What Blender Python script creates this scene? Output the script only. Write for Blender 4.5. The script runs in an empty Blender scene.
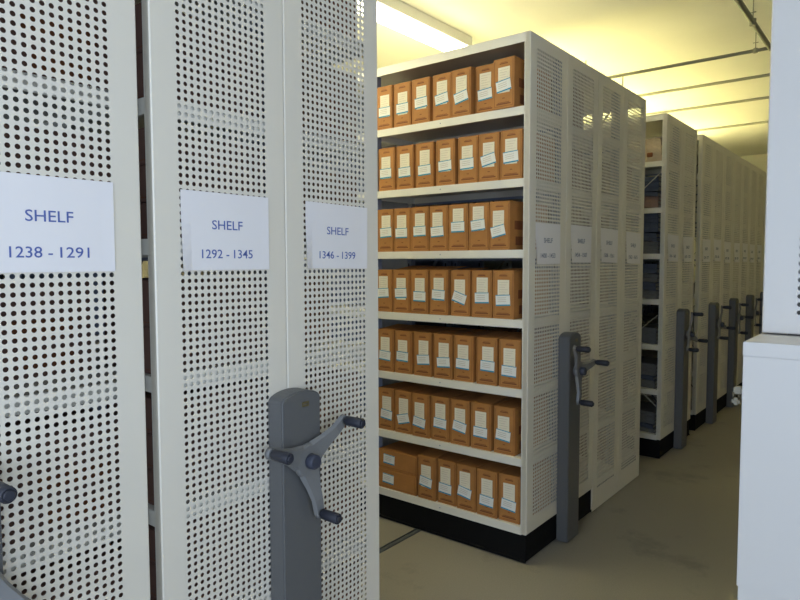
import bpy, bmesh, math, random
from mathutils import Vector, Matrix
S = bpy.context.scene
COL = S.collection
rnd = random.Random(7)

# ------------------------------------------------------------------ camera
F_PX, YAW, PITCH, ROLL = 640.72, 0.6738, 0.059, -0.0024
CAM = Vector((1.5165, 0.0, 1.574))
fw = Vector((-math.sin(YAW)*math.cos(PITCH), math.cos(YAW)*math.cos(PITCH), -math.sin(PITCH)))
rt = Vector((math.cos(YAW), math.sin(YAW), 0))
up = rt.cross(fw)
r2 = rt*math.cos(ROLL) + up*math.sin(ROLL)
u2 = -rt*math.sin(ROLL) + up*math.cos(ROLL)
cd = bpy.data.cameras.new('camera'); cam = bpy.data.objects.new('camera', cd); COL.objects.link(cam)
cd.sensor_width = 36; cd.lens = F_PX/800*36; cd.clip_start = 0.02
m = Matrix((r2, u2, -fw)).transposed().to_4x4(); m.translation = CAM
cam.matrix_world = m
S.camera = cam
# ------------------------------------------------------------------ world, light, exposure
w = bpy.data.worlds.new('world'); S.world = w; w.use_nodes = True
w.node_tree.nodes['Background'].inputs[0].default_value = (0.55, 0.68, 0.9, 1)
w.node_tree.nodes['Background'].inputs[1].default_value = 0.3
vs = S.view_settings
vs.view_transform = 'Standard'; vs.look = 'None'; vs.gamma = 1; vs.use_curve_mapping = False
vs.exposure = 0.0

def area(name, loc, target, sx, sy, power, color):
    l = bpy.data.lights.new(name, 'AREA'); l.shape = 'RECTANGLE'; l.size = sx; l.size_y = sy
    l.energy = power; l.color = color
    o = bpy.data.objects.new(name, l); COL.objects.link(o); o.location = loc
    o.rotation_euler = (Vector(target)-Vector(loc)).to_track_quat('-Z', 'Y').to_euler()
    return o
# daylight coming in through the windows behind the camera
area('window_daylight', (1.3, -2.44, 1.75), (1.3, 5, 1.75), 2.5, 1.5, 66, (0.63, 0.765, 1.0))
area('side_window_daylight', (3.34, -0.9, 1.75), (-1, -0.9, 1.55), 1.7, 1.5, 71, (0.62, 0.765, 1.0))
LAMP_A = 20.0      # fluorescent diffuser emission near
LAMP_B = 42.0       # yellower emission of the added unseen fixtures further back
COL_A = (1.0, 0.94, 0.62)
COL_B = (1.0, 0.93, 0.46)

# ------------------------------------------------------------------ materials
def mat(name, color, rough=0.5, metal=0.0, noise=0.0, nscale=20, bump=0.0, bscale=200, color2=None, spec=0.5):
    M = bpy.data.materials.new(name); M.use_nodes = True
    nt = M.node_tree; b = nt.nodes['Principled BSDF']
    b.inputs['Base Color'].default_value = (*color, 1); b.inputs['Roughness'].default_value = rough
    b.inputs['Metallic'].default_value = metal; b.inputs['Specular IOR Level'].default_value = spec
    if noise or bump:
        tc = nt.nodes.new('ShaderNodeTexCoord')
    if noise:
        n = nt.nodes.new('ShaderNodeTexNoise'); n.inputs['Scale'].default_value = nscale; n.inputs['Detail'].default_value = 5
        nt.links.new(tc.outputs['Object'], n.inputs['Vector'])
        mx = nt.nodes.new('ShaderNodeMix'); mx.data_type = 'RGBA'
        c2 = color2 or tuple(c*(1-noise) for c in color)
        mx.inputs[6].default_value = (*color, 1); mx.inputs[7].default_value = (*c2, 1)
        rp = nt.nodes.new('ShaderNodeMapRange'); rp.inputs[1].default_value = 0.35; rp.inputs[2].default_value = 0.65
        nt.links.new(n.outputs['Fac'], rp.inputs[0]); nt.links.new(rp.outputs[0], mx.inputs[0])
        nt.links.new(mx.outputs[2], b.inputs['Base Color'])
    if bump:
        n2 = nt.nodes.new('ShaderNodeTexNoise'); n2.inputs['Scale'].default_value = bscale
        nt.links.new(tc.outputs['Object'], n2.inputs['Vector'])
        bp = nt.nodes.new('ShaderNodeBump'); bp.inputs['Strength'].default_value = bump; bp.inputs['Distance'].default_value = 0.002
        nt.links.new(n2.outputs['Fac'], bp.inputs['Height']); nt.links.new(bp.outputs[0], b.inputs['Normal'])
    return M
def emis(name, color, strength):
    M = bpy.data.materials.new(name); M.use_nodes = True
    b = M.node_tree.nodes['Principled BSDF']
    b.inputs['Base Color'].default_value = (.9, .9, .85, 1)
    b.inputs['Emission Color'].default_value = (*color, 1); b.inputs['Emission Strength'].default_value = strength
    return M

WHITE = mat('white_powder_coat', (0.75, 0.69, 0.575), 0.42, bump=0.05, bscale=600)
SHELF = mat('shelf_steel', (0.78, 0.75, 0.65), 0.45)
STEEL = mat('blue_grey_steel', (0.27, 0.30, 0.38), 0.45, noise=.15, nscale=6)
BLACK = mat('black_plinth', (0.006, 0.006, 0.006), 0.8, spec=.15)
COLUMN = mat('grey_textured_paint', (0.115, 0.115, 0.113), 0.5, bump=.25, bscale=500)
ARM = mat('grey_cast_metal', (0.18, 0.18, 0.178), 0.42)
GRIP = mat('dark_grip_plastic', (0.022, 0.024, 0.035), 0.5)
KNOB = mat('blue_grey_knob_plastic', (0.045, 0.05, 0.075), 0.45)
BRASS = mat('brass_badge', (0.22, 0.18, 0.09), 0.4, metal=.6)
CARD = mat('brown_cardboard', (0.46, 0.20, 0.05), 0.75, noise=.16, nscale=9, bump=.1, bscale=90)
CARD2 = mat('shaded_brown_cardboard', (0.20, 0.10, 0.045), 0.8, noise=.2, nscale=7)  # brown card darkened, inner shade of the units put into its colour
CARD3 = mat('shaded_reddish_cardboard', (0.20, 0.105, 0.075), 0.8, noise=.2, nscale=7)  # reddish card, darkened so boxes behind holes and gap look shaded
PRINT = mat('brown_carton_print', (0.20, 0.065, 0.02), 0.8)
PAPER = mat('cream_paper', (0.80, 0.745, 0.58), 0.8)
PAPERINK = mat('faint_type', (0.52, 0.46, 0.36), 0.8)
STICK = mat('white_sticker', (0.80, 0.80, 0.74), 0.7)
STICKINK = mat('sticker_blue_rule', (0.04, 0.30, 0.45), 0.7)
SHEET = mat('white_sheet_paper', (0.82, 0.78, 0.76), 0.75)
INK = mat('blue_ink', (0.085, 0.125, 0.36), 0.7)
INK2 = mat('grey_ink', (0.13, 0.15, 0.22), 0.7)
PIPE = mat('painted_grey_pipe', (0.30, 0.30, 0.23), 0.5)
CHROME = mat('nickel_metal', (0.22, 0.20, 0.15), 0.35, metal=.9)
CAB = mat('cabinet_white_enamel', (0.60, 0.57, 0.53), 0.45)
CEIL = mat('painted_ceiling', (0.90, 0.88, 0.78), 0.9, noise=.04, nscale=1.5)
WALL = mat('painted_wall', (0.80, 0.77, 0.60), 0.9, noise=.05, nscale=1.2)
WALLN = mat('white_painted_wall', (0.76, 0.77, 0.78), 0.9)
FOLD = mat('blue_grey_folder', (0.09, 0.11, 0.16), 0.7, noise=.3, nscale=10)
FOLD2 = mat('greyish_folder', (0.20, 0.20, 0.19), 0.7, noise=.3, nscale=10)
FOLD3 = mat('pinkish_brown_folder', (0.30, 0.19, 0.15), 0.7, noise=.2, nscale=10)
PAGES = mat('page_edges', (0.42, 0.40, 0.34), 0.9, noise=.3, nscale=60)
PARCEL = mat('beige_wrapping_paper', (0.52, 0.42, 0.30), 0.85, noise=.2, nscale=14)
RAIL = mat('floor_rail_steel', (0.10, 0.11, 0.11), 0.5, metal=.3)

FLOOR = mat('floor_vinyl', (0.36, 0.335, 0.26), 0.5, bump=.05, bscale=300)
nt = FLOOR.node_tree; b = nt.nodes['Principled BSDF']
tc = nt.nodes.new('ShaderNodeTexCoord')
n1 = nt.nodes.new('ShaderNodeTexNoise'); n1.inputs['Scale'].default_value = 1.6; n1.inputs['Detail'].default_value = 6; n1.inputs['Roughness'].default_value = .65
n2 = nt.nodes.new('ShaderNodeTexNoise'); n2.inputs['Scale'].default_value = 160
nt.links.new(tc.outputs['Object'], n1.inputs['Vector']); nt.links.new(tc.outputs['Object'], n2.inputs['Vector'])
mr = nt.nodes.new('ShaderNodeMapRange'); mr.inputs[1].default_value = .56; mr.inputs[2].default_value = .66
mx = nt.nodes.new('ShaderNodeMix'); mx.data_type = 'RGBA'
mx.inputs[6].default_value = (.35, .315, .245, 1); mx.inputs[7].default_value = (.25, .235, .195, 1)
mx2 = nt.nodes.new('ShaderNodeMix'); mx2.data_type = 'RGBA'; mx2.blend_type = 'MULTIPLY'; mx2.inputs[0].default_value = .35
nt.links.new(n1.outputs['Fac'], mr.inputs[0]); nt.links.new(mr.outputs[0], mx.inputs[0])
nt.links.new(mx.outputs[2], mx2.inputs[6]); nt.links.new(n2.outputs['Fac'], mx2.inputs[7]); nt.links.new(mx2.outputs[2], b.inputs['Base Color'])

# ------------------------------------------------------------------ mesh helpers
class MB:
    def __init__(s): s.v = []; s.f = []; s.mi = []; s.sm = []
    def add(s, v, f, mi=0, smooth=False):
        o = len(s.v); s.v += [tuple(p) for p in v]
        for q in f: s.f.append(tuple(o+i for i in q)); s.mi.append(mi); s.sm.append(smooth)
    def box(s, x0, x1, y0, y1, z0, z1, mi=0, M=None, c=0.0):
        if c > 0:
            bm = bmesh.new(); bmesh.ops.create_cube(bm, size=1)
            bmesh.ops.scale(bm, vec=(x1-x0, y1-y0, z1-z0), verts=bm.verts)
            bmesh.ops.bevel(bm, geom=bm.edges[:], offset=c, segments=2, affect='EDGES')
            bmesh.ops.translate(bm, vec=((x0+x1)/2, (y0+y1)/2, (z0+z1)/2), verts=bm.verts)
            v = [x.co.copy() for x in bm.verts]; f = [[x.index for x in q.verts] for q in bm.faces]; bm.free()
        else:
            v = [Vector(p) for p in ((x0,y0,z0),(x1,y0,z0),(x1,y1,z0),(x0,y1,z0),(x0,y0,z1),(x1,y0,z1),(x1,y1,z1),(x0,y1,z1))]
            f = [(0,3,2,1),(4,5,6,7),(0,1,5,4),(1,2,6,5),(2,3,7,6),(3,0,4,7)]
        if M: v = [M @ p for p in v]
        s.add(v, f, mi)
    def cyl(s, p0, p1, r0, r1=None, n=20, mi=0, smooth=True, caps=True, bev=0.0):
        p0 = Vector(p0); p1 = Vector(p1); d = p1-p0; L = d.length; d.normalize()
        r1 = r0 if r1 is None else r1
        a = d.orthogonal().normalized(); bb = d.cross(a)
        if bev: prof = [(0, r0-bev), (bev, r0), (L-bev, r1), (L, r1-bev)]
        else: prof = [(0, r0), (L, r1)]
        v = []
        for t, r in prof:
            for i in range(n):
                an = 2*math.pi*i/n; v.append(p0 + d*t + (a*math.cos(an)+bb*math.sin(an))*r)
        f = []
        for k in range(len(prof)-1):
            for i in range(n):
                j = (i+1) % n; f.append((k*n+i, k*n+j, (k+1)*n+j, (k+1)*n+i))
        s.add(v, f, mi, smooth)
        if caps:
            o = len(s.v)-len(v)
            s.f.append(tuple(o+i for i in reversed(range(n)))); s.mi.append(mi); s.sm.append(False)
            s.f.append(tuple(o+(len(prof)-1)*n+i for i in range(n))); s.mi.append(mi); s.sm.append(False)
    def prism(s, pts, axis, a0, a1, mi=0):
        # polygon pts (u,v) extruded along axis 'x' (pts=(y,z)), 'y' (pts=(x,z)), 'z'
        def P(u, v, a): return {'x': (a, u, v), 'y': (u, a, v), 'z': (u, v, a)}[axis]
        n = len(pts); v = [P(u, w_, a0) for u, w_ in pts] + [P(u, w_, a1) for u, w_ in pts]
        f = [tuple(range(n)), tuple(reversed(range(n, 2*n)))] + [(i, n+i, n+(i+1) % n, (i+1) % n) for i in range(n)]
        s.add(v, f, mi)
    def mesh(s, name, mats):
        me = bpy.data.meshes.new(name); me.from_pydata(s.v, [], s.f)
        me.polygons.foreach_set('material_index', s.mi); me.polygons.foreach_set('use_smooth', s.sm)
        for M in (mats if isinstance(mats, (list, tuple)) else [mats]): me.materials.append(M)
        me.validate(); me.update()
        bm = bmesh.new(); bm.from_mesh(me)
        if len(bm.faces) < 20000: bmesh.ops.recalc_face_normals(bm, faces=bm.faces); bm.to_mesh(me)
        bm.free()
        return me
    def build(s, name, mats, parent=None, loc=None):
        return inst(name, s.mesh(name, mats), parent, loc)
def inst(name, me, parent=None, loc=None, rot=None):
    o = bpy.data.objects.new(name, me); COL.objects.link(o)
    if parent: o.parent = parent
    if loc is not None: o.location = loc
    if rot is not None: o.rotation_euler = rot
    return o
def tag(o, label=None, cat=None, group=None, kind=None):
    if label: o['label'] = label
    if cat: o['category'] = cat
    if group: o['group'] = group
    if kind: o['kind'] = kind
    return o
def empty(name, loc=(0, 0, 0), rz=0):
    o = bpy.data.objects.new(name, None); o.empty_display_size = .1; COL.objects.link(o); o.location = loc; o.rotation_euler = (0, 0, rz); return o
def struct(name, mb, mats): return tag(mb.build(name, mats), kind='structure')

# ------------------------------------------------------------------ room shell
XL, XR, YB, YF = -3.75, 3.4, -2.5, 13.2
ZC0, ZC1, YSTEP = 3.42, 3.50, 4.86
q = MB(); q.box(XL-.1, XR+.1, YB-.1, YF+.1, -.1, 0); struct('floor', q, FLOOR)
q = MB(); q.box(XL-.1, XR+.1, YSTEP, YF+.1, ZC1, 3.7); struct('ceiling', q, CEIL)
q = MB(); q.box(XL-.1, XR+.1, YB-.1, YSTEP, ZC0, 3.7); struct('ceiling', q, CEIL)
q = MB(); q.box(XL-.1, XL, YB, YF, 0, 3.6); struct('wall_left', q, WALL)
q = MB(); q.box(XL-.1, XR+.1, YF, YF+.1, 0, 3.6); struct('wall_far', q, WALL)
def wall_with_window(name, axis, c0, c1, a0, a1, w0, w1, z0, z1, M):
    q = MB()
    for (p0, p1, h0, h1) in ((a0, w0, 0, 3.6), (w1, a1, 0, 3.6), (w0, w1, 0, z0), (w0, w1, z1, 3.6)):
        if axis == 'y': q.box(p0, p1, c0, c1, h0, h1)
        else: q.box(c0, c1, p0, p1, h0, h1)
    struct(name, q, M)
wall_with_window('wall_back', 'y', YB-.1, YB, XL, XR, .05, 2.55, 1.0, 2.5, WALLN)
wall_with_window('wall_right', 'x', XR, XR+.1, YB, YF, -1.75, -.05, 1.0, 2.5, WALLN)
q = MB()
for x in (.05, 1.28, 2.51): q.box(x, x+.04, YB-.07, YB-.01, 1.0, 2.5)
for z in (1.0, 2.46): q.box(.05, 2.55, YB-.07, YB-.01, z, z+.04)
struct('window_1', q, CAB)
q = MB()
for y in (-1.75, -.92, -.09): q.box(XR+.01, XR+.07, y, y+.04, 1.0, 2.5)
for z in (1.0, 2.46): q.box(XR+.01, XR+.07, -1.75, -.05, z, z+.04)
struct('window_2', q, CAB)
for i, x in enumerate((-.70, -2.25)):
    q = MB(); q.box(x-.009, x+.009, -2.2, 12.6, .0, .004); q.box(x-.019, x-.014, -2.2, 12.6, 0, .006); q.box(x+.014, x+.019, -2.2, 12.6, 0, .006)
    tag(q.build('floor_rail', RAIL), ['dark steel floor rail crossing the aisle floor in front of the box shelves', 'dark steel floor rail under the shelving, farther from the end panels'][i], 'rail')

# ------------------------------------------------------------------ ceiling pipes
def pipe(x0, x1, y0, y1, z, r, label, hang=()):
    e = empty('ceiling_pipe', ((x0+x1)/2, (y0+y1)/2, z)); tag(e, label, 'pipe', None)
    q = MB(); c = Vector(((x0+x1)/2, (y0+y1)/2, z)); q.cyl(Vector((x0, y0, z))-c, Vector((x1, y1, z))-c, r, n=12); q.build('pipe_run', PIPE, e)
    for hx, hy in hang:
        top = ZC0 if hy < YSTEP else ZC1
        q = MB(); q.cyl(Vector((hx, hy, z+r))-c, Vector((hx, hy, top))-c, .004, n=8)
        q.cyl(Vector((hx, hy, z-r-.004))-c, Vector((hx, hy, z+r+.004))-c, r+.003, n=12)
        q.cyl(Vector((hx-.02, hy, z+r+.05))-c, Vector((hx+.02, hy, z+r+.05))-c, .004, n=8)
        q.build('pipe_hanger', PIPE, e)
pipe(.555, .555, 1.5, 6.05, 3.30, .019, 'grey ceiling pipe running along the aisle, hung on a thin rod', [(.555, 5.30), (.555, 2.5)])
for y, lab, hx in ((6.02, 'grey ceiling pipe crossing above the aisle, nearest of the four cross pipes', -.20), (6.87, 'second nearest grey pipe crossing the ceiling above the aisle', -1.3),
              (7.80, 'third grey pipe crossing the ceiling above the aisle', -1.3), (9.15, 'farthest thin grey pipe crossing the yellow ceiling', -1.3)):
    pipe(-3.6, .555 if y < 6.1 else 3.39, y, y, 3.30, .014, lab, [(hx-.8, y), (.45, y)])
q = MB(); q.cyl((0, 0, 0), (0, 0, .30), .006, n=8); q.cyl((0, 0, -.02), (0, 0, 0), .018, n=10)
tag(q.build('drop_rod', PIPE, None, (-.64, 6.02, 2.985)), 'thin grey rod hanging down from the nearest cross pipe above the shelves', 'rod')

# ------------------------------------------------------------------ fluorescent fixtures
EA = emis('fluorescent_glow', COL_A, LAMP_A); EN = emis('added_glow_near', COL_A, LAMP_A*1.35); EB = emis('added_glow_yellow', COL_B, LAMP_B)
LAMPWHITE = mat('fixture_enamel', (.75, .74, .66), .4)
def fixture(x, y0, y1, z, E, label, open_top=False):
    e = empty('fluorescent_light', (x, (y0+y1)/2, z)); tag(e, label, 'ceiling light')
    h = (y1-y0)/2; hw = .03 if open_top else .088
    ztop = (ZC0 if (y0+y1)/2 < YSTEP else ZC1) - z
    q = MB(); q.box(-hw, hw, -h, h, .035, .115, c=.004); q.build('housing', LAMPWHITE, e)
    q = MB()
    wr = .084 if open_top else .046
    pts = [(-.08, .034), (-.084, .0), (-.06, -.022), (wr-.024, -.022), (wr, .0), (wr-.004, .034)]
    q.prism(pts, 'y', -h+.02, h-.02); q.build('diffuser', E, e)
    for s in (-1, 1):
        q = MB(); q.box(-.088, .088, s*h-.012, s*h+.012, -.025, .034, c=.003); q.build('end_cap', LAMPWHITE, e)
        if ztop > .125:
            q = MB(); q.cyl((0, s*(h-.3), .114), (0, s*(h-.3), ztop-.001), .006, n=8); q.build('suspension_rod', PIPE, e)
fixture(-1.46, 3.02, 4.58, 3.303, EA, 'glowing white strip light on the ceiling above the brown archive boxes')
fixture(-1.46, 1.20, 2.80, 2.99, EN, 'added unseen strip light brightening the ceiling above the closed front shelving', True)  # unseen, added to brighten the near ceiling and the box unit's front
fixture(-1.6, 5.2, 6.7, 2.95, EB, 'added unseen strip light brightening the ceiling above the crankless shelving', True)  # this and the next two: added out of view, open-topped to light the ceiling
fixture(-1.6, 7.2, 8.7, 2.95, EB, 'added unseen strip light brightening the ceiling above the far shelving past the folders', True)
fixture(-1.6, 9.3, 10.8, 2.95, EB, 'farthest added unseen strip light, brightening the ceiling at the end of the room', True)

# ------------------------------------------------------------------ perforated sheets
def perf(width, z0, z1, cols, rows, hz0, pitch=.02, r=.0055, n=12, t=.0015, flange=.028):
    """sheet in the YZ plane, outer face at x=0 facing +x, y from 0 to width"""
    q = MB(); m0 = (width-(cols-1)*pitch)/2
    c = .003
    y_a = m0-pitch/2; y_b = y_a+cols*pitch; za = hz0-pitch/2; zb = za+rows*pitch
    per = n//4
    offs = []
    for i in range(n):
        a = 2*math.pi*i/n + math.pi/4
        k, fr = divmod(i, per); fr /= per
        cs = [(1, 1), (-1, 1), (-1, -1), (1, -1)]; p, p2 = cs[k], cs[(k+1) % 4]
        offs.append(((math.cos(a)*r, math.sin(a)*r), ((p[0]+(p2[0]-p[0])*fr)*pitch/2, (p[1]+(p2[1]-p[1])*fr)*pitch/2)))
    V = q.v; F = q.f
    for rr in range(rows):
        cz = hz0+rr*pitch
        for cc in range(cols):
            cy = m0+cc*pitch; o = len(V)
            for (ih, oh) in offs: V.append((0, cy+ih[0], cz+ih[1]))
            for (ih, oh) in offs: V.append((0, cy+oh[0], cz+oh[1]))
            for (ih, oh) in offs: V.append((-t, cy+ih[0], cz+ih[1]))
            for i in range(n):
                j = (i+1) % n
                F.append((o+i, o+n+i, o+n+j, o+j)); F.append((o+i, o+j, o+2*n+j, o+2*n+i))
    q.mi = [0]*len(F); q.sm = [False]*len(F)
    def rect(x, ya, yb, za_, zb_, back=False):
        v = [(x, ya, za_), (x, yb, za_), (x, yb, zb_), (x, ya, zb_)]
        q.add(v, [(3, 2, 1, 0)] if back else [(0, 1, 2, 3)])
    for x, bk in ((0, False), (-t, True)):
        rect(x, c, y_a, z0+c, z1-c, bk); rect(x, y_b, width-c, z0+c, z1-c, bk)
        rect(x, y_a, y_b, z0+c, za, bk); rect(x, y_a, y_b, zb, z1-c, bk)
    # chamfered folds and flanges
    def quad(a, b_, c_, d): q.add([a, b_, c_, d], [(0, 1, 2, 3)])
    quad((0, c, z0+c), (0, c, z1-c), (-c, 0, z1-c), (-c, 0, z0+c)); quad((0, width-c, z0+c), (-c, width, z0+c), (-c, width, z1-c), (0, width-c, z1-c))
    quad((0, c, z1-c), (0, width-c, z1-c), (-c, width-c, z1), (-c, c, z1)); quad((0, c, z0+c), (-c, c, z0), (-c, width-c, z0), (0, width-c, z0+c))
    q.box(-flange, -c, 0, t, z0, z1); q.box(-flange, -c, width-t, width, z0, z1)
    q.box(-flange, -c, t, width-t, z1-t, z1); q.box(-flange, -c, t, width-t, z0, z0+t)
    return q
W = .4395; UW = 2*W+.002; H = 2.72; ZB = .155
print('perf meshes')
ME_NEAR = perf(W, ZB, H, 15, 121, .245, r=.0061, n=12).mesh('end_panel', WHITE)
ME_FAR = perf(W, ZB, H, 15, 121, .245, r=.0071, n=8).mesh('end_panel_far', WHITE)
ME_LOW = perf(W, .004, H, 15, 126, .145, r=.0071, n=8).mesh('end_panel_low', WHITE)

# ------------------------------------------------------------------ shelving unit parts
SZ = [.192+.361*k for k in range(7)]         # shelf tops
BAY = 1.04; NB = 3; XEND = -.034
LIP = .042
# one shelf: x from -BAY..0 (local), y 0 (front) .. D
D = W-.02
q = MB()
q.box(-BAY+.012, -.004, .002, D, -.006, 0, c=.0015)
q.box(-BAY+.012, -.004, .0, .0035, -LIP, .0, c=.001)
q.box(-BAY+.012, -.004, D-.0015, D, -LIP, -.006)
q.box(-BAY+.012, -BAY+.0135, .003, D-.002, -LIP, -.006); q.box(-.0055, -.004, .003, D-.002, -LIP, -.006)
q.box(-BAY+.012, -.004, .0035, .018, -LIP, -LIP+.002)
q.box(-.005, .016, .022, D-.004, -.006, -.0005); q.box(.010, .0165, .022, D-.004, -LIP, -.0005)
q.cyl((-BAY/2, -.0008, -.02), (-BAY/2, .001, -.02), .0035, n=10, mi=1)
ME_SHELF = q.mesh('shelf', [SHELF, STEEL])
# posts
q = MB(); q.box(-.031, 0, 0, .018, ZB+.001, H-.002, c=.0015); ME_POSTF = q.mesh('upright_post', SHELF)
q = MB(); q.box(-.022, .022, -.02, .02, ZB+.001, H-.03)
for k in range(40): q.box(-.004, .004, -.0205, -.0195, .22+k*.06, .245+k*.06, mi=1)
ME_POSTC = q.mesh('centre_post', [STEEL, BLACK])
XLEN = BAY*NB+.034
q = MB(); q.box(-XLEN-.03, -.004, .0, UW, H-.006, H-.0005); q.box(-XLEN-.03, -.031, 0, .003, H-.048, H-.004); q.box(-XLEN-.03, -.031, UW-.003, UW, H-.048, H-.004)
ME_TOP = q.mesh('top_cover', SHELF)
q = MB(); q.box(-XLEN-.02, -.006, .006, UW-.006, .008, ZB-.002, c=.002)
q.box(-XLEN-.02, -.003, .0, .006, .006, .02); q.box(-XLEN-.02, -.003, UW-.006, UW, .006, .02)
ME_PLINTH = q.mesh('plinth', BLACK)
def bar(p0, p1, wd=.025, th=.003):
    p0 = Vector(p0); p1 = Vector(p1); d = (p1-p0); L = d.length
    M = Matrix.Translation(p0) @ d.to_track_quat('Z', 'Y').to_matrix().to_4x4()
    q = MB(); q.box(-wd/2, wd/2, -th/2, th/2, 0, L, M=M); return q
ME_BR = []
for a, bq, yy in ((( -.06, 0, .25), (-.98, 0, 1.45), 0), ((-.98, 0, .25), (-.06, 0, 1.45), .006), ((-.06, 0, 1.45), (-.98, 0, 2.60), 0), ((-.98, 0, 1.45), (-.06, 0, 2.60), .006)):
    ME_BR.append(bar((a[0], yy, a[2]), (bq[0], yy, bq[2])).mesh('cross_brace', ARM))
q = MB(); q.box(-BAY+.03, -.03, -.001, .001, ZB+.02, H-.06); ME_LIGHTBLOCK = q.mesh('light_block_sheet', STEEL)  # added to block the bright wall seen through the open shelves
q = MB(); q.box(-XLEN-.034, -XLEN-.031, .001, UW-.001, ZB, H-.007); ME_FAREND = q.mesh('far_end_light_block', WHITE)  # solid unseen end, added to keep light from behind out of the shelves
# back-stop rail behind boxes at each level
q = MB(); q.box(-BAY+.014, -.006, -.003, .003, -.055, -.012); ME_STOP = q.mesh('rear_rail', STEEL)
# crank column
CD, CH = .065, .08
def column_mesh(z0):
    q = MB(); pts = [(-CH, z0), (CH, z0)]
    for i in range(13):
        a = math.pi*i/12; pts.append((CH*math.cos(a), 1.150+.030*math.sin(a)))
    bm = bmesh.new()
    vs_ = [bm.verts.new((0.002, y, z)) for y, z in pts]
    f = bm.faces.new(vs_); r = bmesh.ops.extrude_face_region(bm, geom=[f])
    bmesh.ops.translate(bm, vec=(CD-.002, 0, 0), verts=[g for g in r['geom'] if isinstance(g, bmesh.types.BMVert)])
    ed = [e for e in bm.edges if abs(e.verts[0].co.x-CD) < 1e-5 and abs(e.verts[1].co.x-CD) < 1e-5 and max(e.verts[0].co.z, e.verts[1].co.z) > z0+.001]
    bmesh.ops.bevel(bm, geom=ed, offset=.005, segments=3, affect='EDGES')
    bmesh.ops.recalc_face_normals(bm, faces=bm.faces)
    me = bpy.data.meshes.new('crank_column'); bm.to_mesh(me); bm.free(); me.materials.append(COLUMN); return me
ME_COL = column_mesh(.008)
# arms: centre hub plate with one dog-legged arm; axis along +x
def arm_mesh():
    q = MB(); R = .172
    # tapered flat arm in yz-plane pointing +y, stepping outwards in x
    prof = [(.0, .050, .018), (.045, .038, .021), (.085, .026, .028), (.125, .020, .036), (R, .0175, .036)]
    T = .014
    vs_ = []; 
    for (y, hw, x) in prof: vs_ += [(x, y, -hw), (x, y, hw), (x+T, y, hw*.75), (x+T, y, -hw*.75)]
    f = []
    for k in range(len(prof)-1):
        for i in range(4):
            j = (i+1) % 4; f.append((4*k+i, 4*k+j, 4*k+4+j, 4*k+4+i))
    f.append((0, 1, 2, 3)); q.add(vs_, f)
    q.cyl((.036, R, 0), (.036+T, R, 0), .0175, .0145, n=24)
    return q.mesh('crank_arm', ARM)
ME_ARM = arm_mesh()
q = MB(); q.cyl((0, 0, 0), (.019, 0, 0), .028, n=28); q.cyl((.018, 0, 0), (.034, 0, 0), .055, .050, n=32, bev=.003); ME_HUB = q.mesh('hub_plate', ARM)
q = MB(); q.cyl((.034, 0, 0), (.062, 0, 0), .024, .022, n=28, bev=.003); ME_KNOB = q.mesh('hub_knob', KNOB)
q = MB(); q.cyl((0, 0, 0), (.012, 0, 0), .009, n=16); q.cyl((.010, 0, 0), (.078, 0, 0), .0155, .0165, n=24, bev=.003); q.cyl((.078, 0, 0), (.083, 0, 0), .012, .009, n=20); ME_GRIP = q.mesh('grip', GRIP)
q = MB(); q.box(0, .003, -.014, .014, -.008, .008, c=.001); q.box(.003, .0035, -.010, .008, -.001, .001, mi=1); ME_BADGE = q.mesh('badge', [BRASS, COLUMN])

def add_crank(root, angs):
    c = inst('crank_column', ME_COL, root, (0, UW/2, 0))
    HZ = .968
    inst('hub_plate', ME_HUB, c, (CD, 0, HZ)); inst('hub_knob', ME_KNOB, c, (CD, 0, HZ))
    for a in angs:
        a = math.radians(a)
        inst('crank_arm', ME_ARM, c, (CD, 0, HZ), (a, 0, 0))
        inst('grip', ME_GRIP, c, (CD+.046, .172*math.cos(a), HZ+.172*math.sin(a)))
    inst('badge', ME_BADGE, c, (CD-.001, .014, 1.137))
def unit(y0, near, fixed=False, angs=None, label='', shelves=True, bays=NB):
    e = empty('fixed_shelving_unit' if fixed else 'mobile_shelving_unit', (0, y0, 0)); tag(e, label, 'shelving unit')
    me = ME_LOW if fixed else (ME_NEAR if near else ME_FAR)
    for k in (0, 1): inst('perforated_end_panel', me, e, (0, k*(W+.002), 0))
    for s in (0, 1):
        yo = 0 if s == 0 else UW; rz = 0 if s == 0 else math.pi
        for bay in range(bays):
            for z in SZ:
                if s == 0: inst('shelf', ME_SHELF, e, (-bay*BAY-.026, .0, z))
                else: inst('shelf', ME_SHELF, e, (-bay*BAY-.026-BAY+.0, UW, z), (0, 0, math.pi))
        for x in (-.003, -XLEN):
            inst('upright_post', ME_POSTF, e, (x, .0 if s == 0 else UW-.018, 0))
    for bay in range(bays):
        for z in SZ[1:]: inst('rear_rail', ME_STOP, e, (-bay*BAY-.026, UW/2, z))
    for k in range(bays+1):
        inst('centre_post', ME_POSTC, e, (-.055-k*(BAY-.001), UW/2, 0))
    for k in range(1, bays):
        for yy in (.06, UW-.06): inst('centre_post', ME_POSTC, e, (-.022-k*BAY, yy, 0))
    for bay in range(min(bays, 1)):
        for mm in ME_BR: inst('cross_brace', mm, e, (-bay*BAY-.026, UW/2+.02, 0))
    for bay in range(1, bays): inst('light_block_sheet', ME_LIGHTBLOCK, e, (-bay*BAY-.026, UW/2-.03, 0))
    inst('far_end_light_block', ME_FAREND, e)
    inst('top_cover', ME_TOP, e)
    if not fixed: inst('plinth', ME_PLINTH, e)
    else:
        q = MB(); q.box(-XLEN, -.01, .004, UW-.004, .0, ZB-.003); q.build('plinth', BLACK, e)
    if angs: add_crank(e, angs)
    return e
YA, YBU, YC = .8589-UW, .8935, 2.9435
YD = YC+UW+.004; YE = 5.213; YFU = 6.285; YG = YFU+UW+.006; YH = YG+UW+.006; YI = YH+UW+.006; YJ = YI+UW+.006
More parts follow.
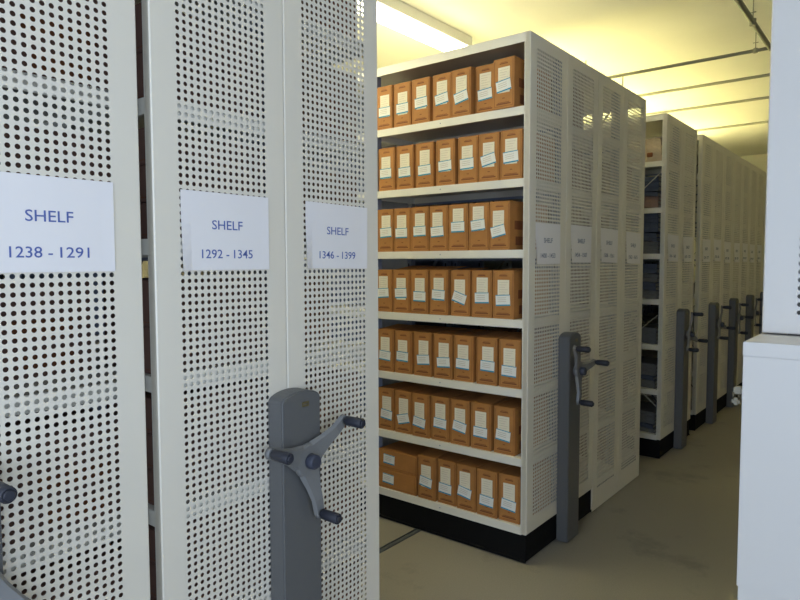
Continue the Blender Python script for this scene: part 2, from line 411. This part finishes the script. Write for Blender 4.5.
unit(YA, True, angs=(73, -47, -167), label='white mobile shelving unit at the left edge, its perforated end panel signed 1238 - 1291')
unit(YBU, True, angs=(159, 36, -80), label='white mobile shelving unit with grey crank, signed 1292 - 1345 and 1346 - 1399')
unit(YC, False, angs=(127, 10, -106), label='open mobile shelving unit full of brown archive boxes, grey crank on its end')
unit(YD, False, fixed=True, label='fixed shelving unit without crank whose panels reach the floor, behind the box shelves')
ue = unit(YE, False, angs=(95, -22, -140), label='mobile shelving unit holding flat folders, past the crankless unit')
for a_, b_ in (((-.045, 2.27), (-1.0, 1.40)), ((-.045, 1.15), (-1.0, .28)), ((-1.0, 1.30), (-.045, .42))):
    bar((a_[0], .016, a_[1]), (b_[0], .016, b_[1]), .018, .002).build('front_brace', SHELF, ue)
unit(YFU, False, angs=(100, -15, -138), label='mobile shelving unit just behind the folder shelves, a narrow dark gap before it')
unit(YG, False, angs=(120, 0, -120), label='fifth cranked shelving unit along the aisle, second behind the folder shelves')
unit(YH, False, angs=(110, -10, -130), label='far mobile shelving unit, third behind the folder shelves')
unit(YI, False, angs=(90, -30, -150), label='farthest visible mobile shelving unit, partly behind the white cabinets')
unit(YJ, False, angs=(100, -20, -140), label='last mobile shelving unit, hidden behind the stacked white cabinets')

# ------------------------------------------------------------------ paper signs
def text_mesh(s, width, height, me_name, M):
    cu = bpy.data.curves.new(me_name, 'FONT'); cu.body = s; cu.align_x = 'CENTER'; cu.align_y = 'CENTER'; cu.size = 1; cu.extrude = 0.004; cu.offset = .004
    cu.resolution_u = 3
    o = bpy.data.objects.new('tmp', cu); COL.objects.link(o); bpy.context.view_layer.update()
    me = bpy.data.meshes.new_from_object(o.evaluated_get(bpy.context.evaluated_depsgraph_get()))
    bpy.data.objects.remove(o); bpy.data.curves.remove(cu)
    xs = [v.co.x for v in me.vertices]; ys = [v.co.y for v in me.vertices]
    sx = width/(max(xs)-min(xs)); sy = height/(max(ys)-min(ys)); cx = (max(xs)+min(xs))/2; cy = (max(ys)+min(ys))/2
    for v in me.vertices:
        x, y, z = v.co; v.co = (z*.05+.0003, (x-cx)*sx, (y-cy)*sy)
    me.name = me_name; me.materials.clear(); me.materials.append(M); return me
T_SHELF = [text_mesh('SHELF', .103, .0255, 'heading_text', INK), text_mesh('SHELF', .103, .0255, 'heading_text', INK2)]
def sheet_mesh(curl, yslant):
    ny, nz = 10, 8; w_, h_ = .295, .214; v = []; f = []
    for i in range(ny+1):
        for j in range(nz+1):
            u = i/ny; k = j/nz
            x = curl*max(0, .13-u)**2*max(0, .7-k)*30 + curl*max(0, u-.9)**2*4
            v.append((.0006+x, (u-.5)*w_, (k-.5)*h_))
    n = nz+1
    for i in range(ny):
        for j in range(nz): f.append((i*n+j, (i+1)*n+j, (i+1)*n+j+1, i*n+j+1))
    q = MB(); q.add(v, f); o = len(v)
    return q
def sign(yc, zc, a, b_, ink, label, curl=.0, rot=0.0):
    o = empty('shelf_sign', (.0012, yc, zc)); o.rotation_euler = (rot, 0, 0); tag(o, label, 'sign', None)
    s = sheet_mesh(curl, 0).build('paper_sheet', SHEET, o)
    md = s.modifiers.new('t', 'SOLIDIFY'); md.thickness = .0003; md.offset = 0
    M = INK if ink == 0 else INK2
    inst('heading', T_SHELF[ink], o, (.0009, 0.0, .018))
    inst('first_number', text_mesh(f'{a} -', .0895, .0245, 'first_number', M), o, (.0009, -.041, -.0625))
    inst('last_number', text_mesh(f'{b_}', .066, .0245, 'last_number', M), o, (.0009, .053, -.0625))
ordw = ['first', 'second', 'third', 'fourth', 'fifth', 'sixth', 'seventh', 'eighth', 'ninth', 'tenth', 'eleventh', 'twelfth', 'thirteenth', 'fourteenth', 'fifteenth', 'sixteenth', 'seventeenth', 'eighteenth']
pan = [(YA+W+.002, 0), (YBU, 0), (YBU+W+.002, 0), (YC, 1), (YC+W+.002, 1), (YD, 1), (YD+W+.002, 1)]
for y in (YE, YFU, YG, YH, YI): pan += [(y, 1), (y+W+.002, 1)]
n0 = 1238
for i, (y, ink) in enumerate(pan):
    a = n0+54*i; bq = a+53
    yc = [.6395, 1.1175, 1.5625][i] if i < 3 else y+W/2+rnd.uniform(-.012, .014)
    zc = 1.6605 + (rnd.uniform(-.006, .012) if i > 2 else 0)
    sign(yc, zc+(.012 if i > 2 else 0), a, bq, ink, f'white paper sign reading SHELF {a} - {bq} on the {ordw[i]} perforated panel from the camera', curl=(.03 if i == 2 else .02 if i < 3 else .03), rot=[-.0, .0, -.012][i] if i < 3 else rnd.uniform(-.02, .02))

# ------------------------------------------------------------------ archive boxes
BW, BH, BD = .1265, .253, .385
def box_mesh(w_, h_, d_, M, name='carton'):
    q = MB(); q.box(-w_/2, w_/2, 0, d_, 0, h_-.002, c=.0025)
    e = .0006
    # seam of the front flap
    for (x0, x1, z0, z1) in ((-w_/2+.008, -w_/2+.0095, .012, h_-.012), (w_/2-.0095, w_/2-.008, .012, h_-.012), (-w_/2+.008, w_/2-.008, .011, .0125)):
        q.box(x0, x1, -e, .001, z0, z1, mi=1)
    if h_ > w_:
        q.box(-.024, .024, -e, .001, h_-.030, h_-.0245, mi=1); q.box(-.02, .02, -e, .001, h_-.022, h_-.020, mi=1)
        q.box(-.042, .042, -e, .001, .020, .0265, mi=1); q.box(-.034, .034, -e, .001, .0285, .0315, mi=1); q.box(-.007, .007, -e, .001, .050, .054, mi=1)
        for s in (-1, 1):
            q.box(min(s*w_/2, s*(w_/2+e)), max(s*w_/2, s*(w_/2+e)), .045, .22, h_*.42, h_*.60, mi=1)
            q.box(min(s*w_/2, s*(w_/2+e)), max(s*w_/2, s*(w_/2+e)), .055, .20, .025, .070, mi=1)
    return q.mesh(name, [M, PRINT])
ME_BOX = box_mesh(BW, BH, BD, CARD)
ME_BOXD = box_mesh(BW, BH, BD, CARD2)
q = MB(); q.box(-BW/2+.001, BW/2-.001, 0, BD*.5, 0, .0022); ME_LID = q.mesh('lid_flap', CARD)
q = MB(); q.box(-.0345, .0345, -.0008, 0, -.064, .064)
for k in range(9):
    q.box(-.026, .026-.008*(k % 3), -.0011, -.0006, .050-k*.0125, .0515-k*.0125, mi=1)
ME_PAPER = q.mesh('typed_label', [PAPER, PAPERINK])
q = MB(); q.box(-.043, .043, -.0012, 0, -.029, .029)
q.box(-.043, .043, -.0016, -.001, -.029, -.022, mi=1); q.box(-.043, .043, -.0016, -.001, .025, .029, mi=1)
for z in (.012, .002, -.008): q.box(-.032, .020, -.0015, -.001, z, z+.0022, mi=2)
ME_STICK = q.mesh('address_sticker', [STICK, STICKINK, PAPERINK])
lev = ['top shelf', 'second shelf from the top', 'third shelf from the top', 'fourth shelf from the top', 'fifth shelf from the top', 'sixth shelf from the top', 'bottom shelf']
def archive_box(x, y, z, rz, label, group, me=None, open_=0.0, tilt=0.0, pdx=0.0, pz=.165, sz=.105):
    e = empty('archive_box', (x, y, z), rz); tag(e, label, 'box', group)
    inst('carton', me or ME_BOX, e)
    inst('lid_flap', ME_LID, e, (0, BD*.5, BH-.0018), (math.pi-open_, 0, 0)) if False else inst('lid_flap', ME_LID, e, (0, .002, BH-.0020), (open_, 0, 0))
    inst('typed_label', ME_PAPER, e, (pdx, -.0002, pz), (0, 0, 0))
    inst('address_sticker', ME_STICK, e, (pdx-.002, -.0012, sz), (0, tilt, 0))
    return e
ROWS = [[(-.209,-.085),(-.322,-.211),(-.48,-.352),(-.609,-.486),(-.757,-.628),(-.893,-.766),(-1.018,-.895)],
[(-.179,-.046),(-.31,-.185),(-.44,-.314),(-.588,-.458),(-.734,-.607),(-.876,-.744),(-1.01,-.884)],
[(-.236,-.109),(-.366,-.240),(-.494,-.370),(-.627,-.499),(-.759,-.631),(-.890,-.763),(-1.02,-.893)],
[(-.216,-.086),(-.348,-.218),(-.490,-.358),(-.630,-.500),(-.767,-.637),(-.903,-.774),(-1.03,-.910)],
[(-.177,-.044),(-.315,-.185),(-.467,-.336),(-.603,-.473),(-.749,-.615),(-.888,-.756),(-1.02,-.893)],
[(-.211,-.077),(-.352,-.221),(-.488,-.358),(-.623,-.492),(-.758,-.628),(-.892,-.762),(-1.03,-.897)],
[(-.179,-.046),(-.31,-.181),(-.444,-.314),(-.579,-.449),(-.714,-.584)]]
TILT = [[-8,-5,-12,-8,-3,-1,0],[-4,-12,-2,-3,-2,-2,-1],[-12,-6,-1,-4,-2,-1,-3],[-3,-2,18,3,1,-3,-4],[2,2,2,-4,-5,2,4],[6,2,10,4,9,-14,6],[6,4,10,3,8]]
XTRA = {(0, 0): (-.018, -2.5), (0, 2): (-.002, -.4), (0, 1): (.022, 0), (2, 0): (-.006, -4), (2, 1): (.004, 0), (3, 0): (0, -1.5)}
for r, row in enumerate(ROWS):
    z = SZ[6-r]+.0005
    n = len(row); lim = -.037
    for i, (a, bq) in enumerate(row):
        dy, dr = XTRA.get((r, i), (rnd.uniform(0, .010), rnd.uniform(-.35, .35)))
        open_ = .0 if rnd.random() < .62 else rnd.uniform(.03, .13)
        if (r, i) == (0, 1): open_ = .16
        pos = 'nearest the end panel' if i == 0 else f'{ordw[i]} from the end panel'
        cx = min((a+bq)/2, lim-.0012-BW/2); lim = cx-BW/2-.0035
        archive_box(cx, YC+.010+dy, z, math.radians(dr), f'brown labelled archive box, {lev[r]}, {pos}', 'brown archive boxes on the open unit',
                    open_=open_, tilt=math.radians(TILT[r][i]), pdx=rnd.uniform(-.008, .010), pz=.142+rnd.uniform(-.008, .010)+(.03 if (r, i) in ((2, 1), (2, 2)) else 0), sz=(.107 if r < 4 else .095)+rnd.uniform(-.01, .010)+(.03 if (r, i) in ((2, 1), (2, 2)) else 0))
FW_, FH_ = .262, .118
ME_FLAT = box_mesh(.30, .118, BD, CARD, 'archive_box')
for k in (0, 1):
    e = empty('archive_box', (-.724-.152+(.002 if k else 0), YC+.012+k*.006, SZ[0]+.0005+k*.1185), 0)
    tag(e, f'wide brown archive box lying flat on the bottom shelf, {"upper" if k else "lower"} of two', 'box', 'archive boxes lying flat on the bottom shelf')
    inst('carton', ME_FLAT, e)
    inst('address_sticker', ME_STICK, e, (-.062, -.001, .062), (0, math.radians(3), 0))
# boxes glimpsed through holes and gaps
def plain(name, me, x, y, z, rz, label, group):
    o = inst(name, me, None, (x, y, z), (0, 0, rz)); tag(o, label, 'box', group)
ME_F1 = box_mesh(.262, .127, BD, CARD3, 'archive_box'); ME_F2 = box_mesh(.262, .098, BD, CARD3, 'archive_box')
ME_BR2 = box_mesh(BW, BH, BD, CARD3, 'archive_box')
for r in range(7):
    z = SZ[6-r]+.0005
    thick = (r % 3) == 2 or r == 4
    n, h = (3, .098) if thick else (2, .127)
    for k in range(n):
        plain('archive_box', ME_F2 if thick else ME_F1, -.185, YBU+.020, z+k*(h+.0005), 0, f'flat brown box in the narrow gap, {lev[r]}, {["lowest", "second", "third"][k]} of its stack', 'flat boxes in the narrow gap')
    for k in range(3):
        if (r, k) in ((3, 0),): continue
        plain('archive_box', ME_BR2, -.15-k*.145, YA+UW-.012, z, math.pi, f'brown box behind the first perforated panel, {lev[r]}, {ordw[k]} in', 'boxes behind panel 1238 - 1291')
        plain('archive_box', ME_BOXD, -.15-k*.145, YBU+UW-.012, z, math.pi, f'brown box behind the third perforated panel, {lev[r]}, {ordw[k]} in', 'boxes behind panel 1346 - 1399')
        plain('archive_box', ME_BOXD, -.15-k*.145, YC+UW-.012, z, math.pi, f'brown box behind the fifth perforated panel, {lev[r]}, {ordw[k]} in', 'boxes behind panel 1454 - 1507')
        if r > 0: plain('archive_box', ME_BOXD, -.15-k*.145, YD+UW-.012, z, math.pi, f'brown box behind the seventh perforated panel, {lev[r]}, {ordw[k]} in', 'boxes behind panel 1562 - 1615')

# ------------------------------------------------------------------ folders on the folder shelves
def folder_mesh(w_, d_, h_, sag, M, name='cover'):
    """flat folder: wrapped cover (open at the right side) with sag towards +x end"""
    n = 10
    def strip(z_off, th, x0, x1, y0, y1):
        v = []; f = []
        for i in range(n+1):
            u = i/n; x = x0+(x1-x0)*u; s = -sag*max(0, (u-.45))**2*0 + sag*(1-math.cos(u*math.pi*2))*.5*.0 + sag*math.sin(u*math.pi)
            for y in (y0, y1):
                for z in (z_off, z_off+th): v.append((x, y, z+s))
        for i in range(n):
            a = 4*i; b_ = a+4
            f += [(a, b_, b_+1, a+1), (a+2, a+3, b_+3, b_+2), (a, a+2, b_+2, b_), (a+1, b_+1, b_+3, a+3)]
        f += [(0, 1, 3, 2), (4*n, 4*n+2, 4*n+3, 4*n+1)]
        return v, f
    q = MB()
    q.add(*strip(0, .003, -w_/2, w_/2, 0, d_)); q.add(*strip(h_-.003, .003, -w_/2, w_/2, 0, d_)); q.add(*strip(0, h_, -w_/2, w_/2, -.003, 0))
    p = MB(); p.add(*strip(.003, h_-.006, -w_/2+.006, w_/2-.006, .0, d_-.008))
    return q.mesh('cover', M), p.mesh('page_block', PAGES)
FM = [folder_mesh(.30, .36, .036, -.0, FOLD), folder_mesh(.29, .35, .030, .012, FOLD), folder_mesh(.31, .36, .030, .006, FOLD2), folder_mesh(.30, .34, .028, .010, FOLD3)]
FHH = [.036, .030, .030, .028]; FSAG = [0, .012, .006, .010]; FNAME = ['dark blue-grey', 'dark blue-grey bowed', 'grey', 'pinkish brown']
stacks = {1: [3, 3, 3, 1, 0, 0, 0], 2: [2, 2, 2, 1, 1, 0, 0, 0, 0], 3: [2, 2, 1, 1, 2, 2, 0, 0], 4: [2, 2, 2, 2], 5: [2, 2, 1, 2, 2, 2], 6: [2, 1, 2, 2, 2]}
for r, st in stacks.items():
    z = SZ[6-r]+.001
    for k, t in enumerate(st):
        e = empty('document_folder', (-.215+rnd.uniform(-.003, .003), YE+.03+rnd.uniform(0, .02), z), rnd.uniform(-.02, .02))
        pos = 'topmost' if k == len(st)-1 else ('lowest' if k == 0 else f'{ordw[k]} from below')
        tag(e, f'{FNAME[t]} folder, {lev[r]} of the folder unit, {pos}', 'folder', 'flat folders on the folder unit')
        c_, p_ = FM[t]; inst('cover', c_, e); inst('page_block', p_, e)
        z += FHH[t]+.002+max(0, FSAG[t]-FSAG[st[k+1]] if k+1 < len(st) else 0)
# beige parcel with a brown mark
bm = bmesh.new(); bmesh.ops.create_cube(bm, size=1); bmesh.ops.scale(bm, vec=(.34, .34, .19), verts=bm.verts)
bmesh.ops.subdivide_edges(bm, edges=bm.edges[:], cuts=6, use_grid_fill=True)
for v in bm.verts:
    k = (v.co.z+.095)/.19
    v.co.x *= 1-.12*k; v.co.y *= 1-.1*k
    if v.co.z > -.09: v.co += Vector((rnd.uniform(-.006, .006), rnd.uniform(-.006, .006), rnd.uniform(-.008, .008)-.03*k*(v.co.x < -.05)))
bmesh.ops.translate(bm, vec=(0, .17, .095), verts=bm.verts)
me = bpy.data.meshes.new('wrapped_body'); bm.to_mesh(me); bm.free(); me.materials.append(PARCEL)
e = empty('wrapped_parcel', (-.215, YE+.035, SZ[6]+.001)); tag(e, 'crumpled beige paper parcel with a brown mark, on the top shelf of the folder unit', 'parcel')
inst('wrapped_body', me, e)
q = MB(); q.box(.055, .10, -.0085, .004, .04, .075, c=.004); q.build('brown_mark', PRINT, e)
# ------------------------------------------------------------------ white cabinets at the right
CX, CY0, CY1, CZ = 1.2205, 1.632, 2.32, 1.390
e = empty('metal_cabinet', (CX, CY0, 0)); tag(e, 'tall white metal cabinet at the right edge with a nickel hasp on its side', 'cabinet')
q = MB(); q.box(.003, .92, .003, CY1-CY0, .04, .816); q.box(.0, .923, .0, CY1-CY0, .815, CZ-.0325, c=.0012); q.build('cabinet_body', CAB, e)
q = MB(); q.box(.012, .91, .012, CY1-CY0-.01, 0, .04); q.build('cabinet_base', BLACK, e)
q = MB(); q.box(-.001, .925, -.001, CY1-CY0, CZ-.0322, CZ, c=.0015); q.build('cabinet_lid', CAB, e)
q = MB(); q.box(-.011, .001, .055, .085, 1.244, 1.272, c=.002); q.build('hasp_plate', CAB, e)
hs = MB(); hs.box(-.030, -.011, .060, .078, 1.256, 1.274, c=.003); hs.cyl((-.024, .069, 1.268), (-.024, .069, 1.252), .004, n=12)
hs = hs.build('hasp', CHROME, e)
q = MB(); q.box(-.034, -.016, .060, .078, 1.228, 1.246, c=.005); q.cyl((-.031, .069, 1.244), (-.031, .069, 1.255), .002, n=10); q.cyl((-.019, .069, 1.244), (-.019, .069, 1.255), .002, n=10); q.cyl((-.033, .069, 1.255), (-.017, .069, 1.255), .002, n=10)
q.build('padlock', CHROME, hs)
UY = 1.832
e = empty('perforated_cabinet', (1.2245, UY, CZ-.002)); tag(e, 'white perforated metal cabinet standing on top of the lower white cabinet', 'cabinet')
q = perf(.88, .006, 1.3, 37, 58, .060, n=12)
q2 = MB(); q2.sm = q.sm; q2.mi = q.mi; q2.f = q.f; q2.v = [(y, -x, z) for x, y, z in q.v]
q2.build('perforated_front', CAB, e)
q = MB(); q.box(0, .004, .02, .45, .006, 1.3); q.box(.876, .88, .02, .45, .006, 1.3); q.box(0, .88, .446, .45, .006, 1.3); q.box(0, .88, .02, .45, .006, .010); q.box(0, .88, .02, .45, 1.296, 1.3)
q.build('cabinet_shell', CAB, e)
for x in (.085, .795):
    for y in (.02, .42):
        q = MB(); q.box(x-.03, x+.03, y, y+.03, .0022, .006); q.build('gap_shade_foot', BLACK, e)  # black blocks that draw the shadow gap under the upper cabinet
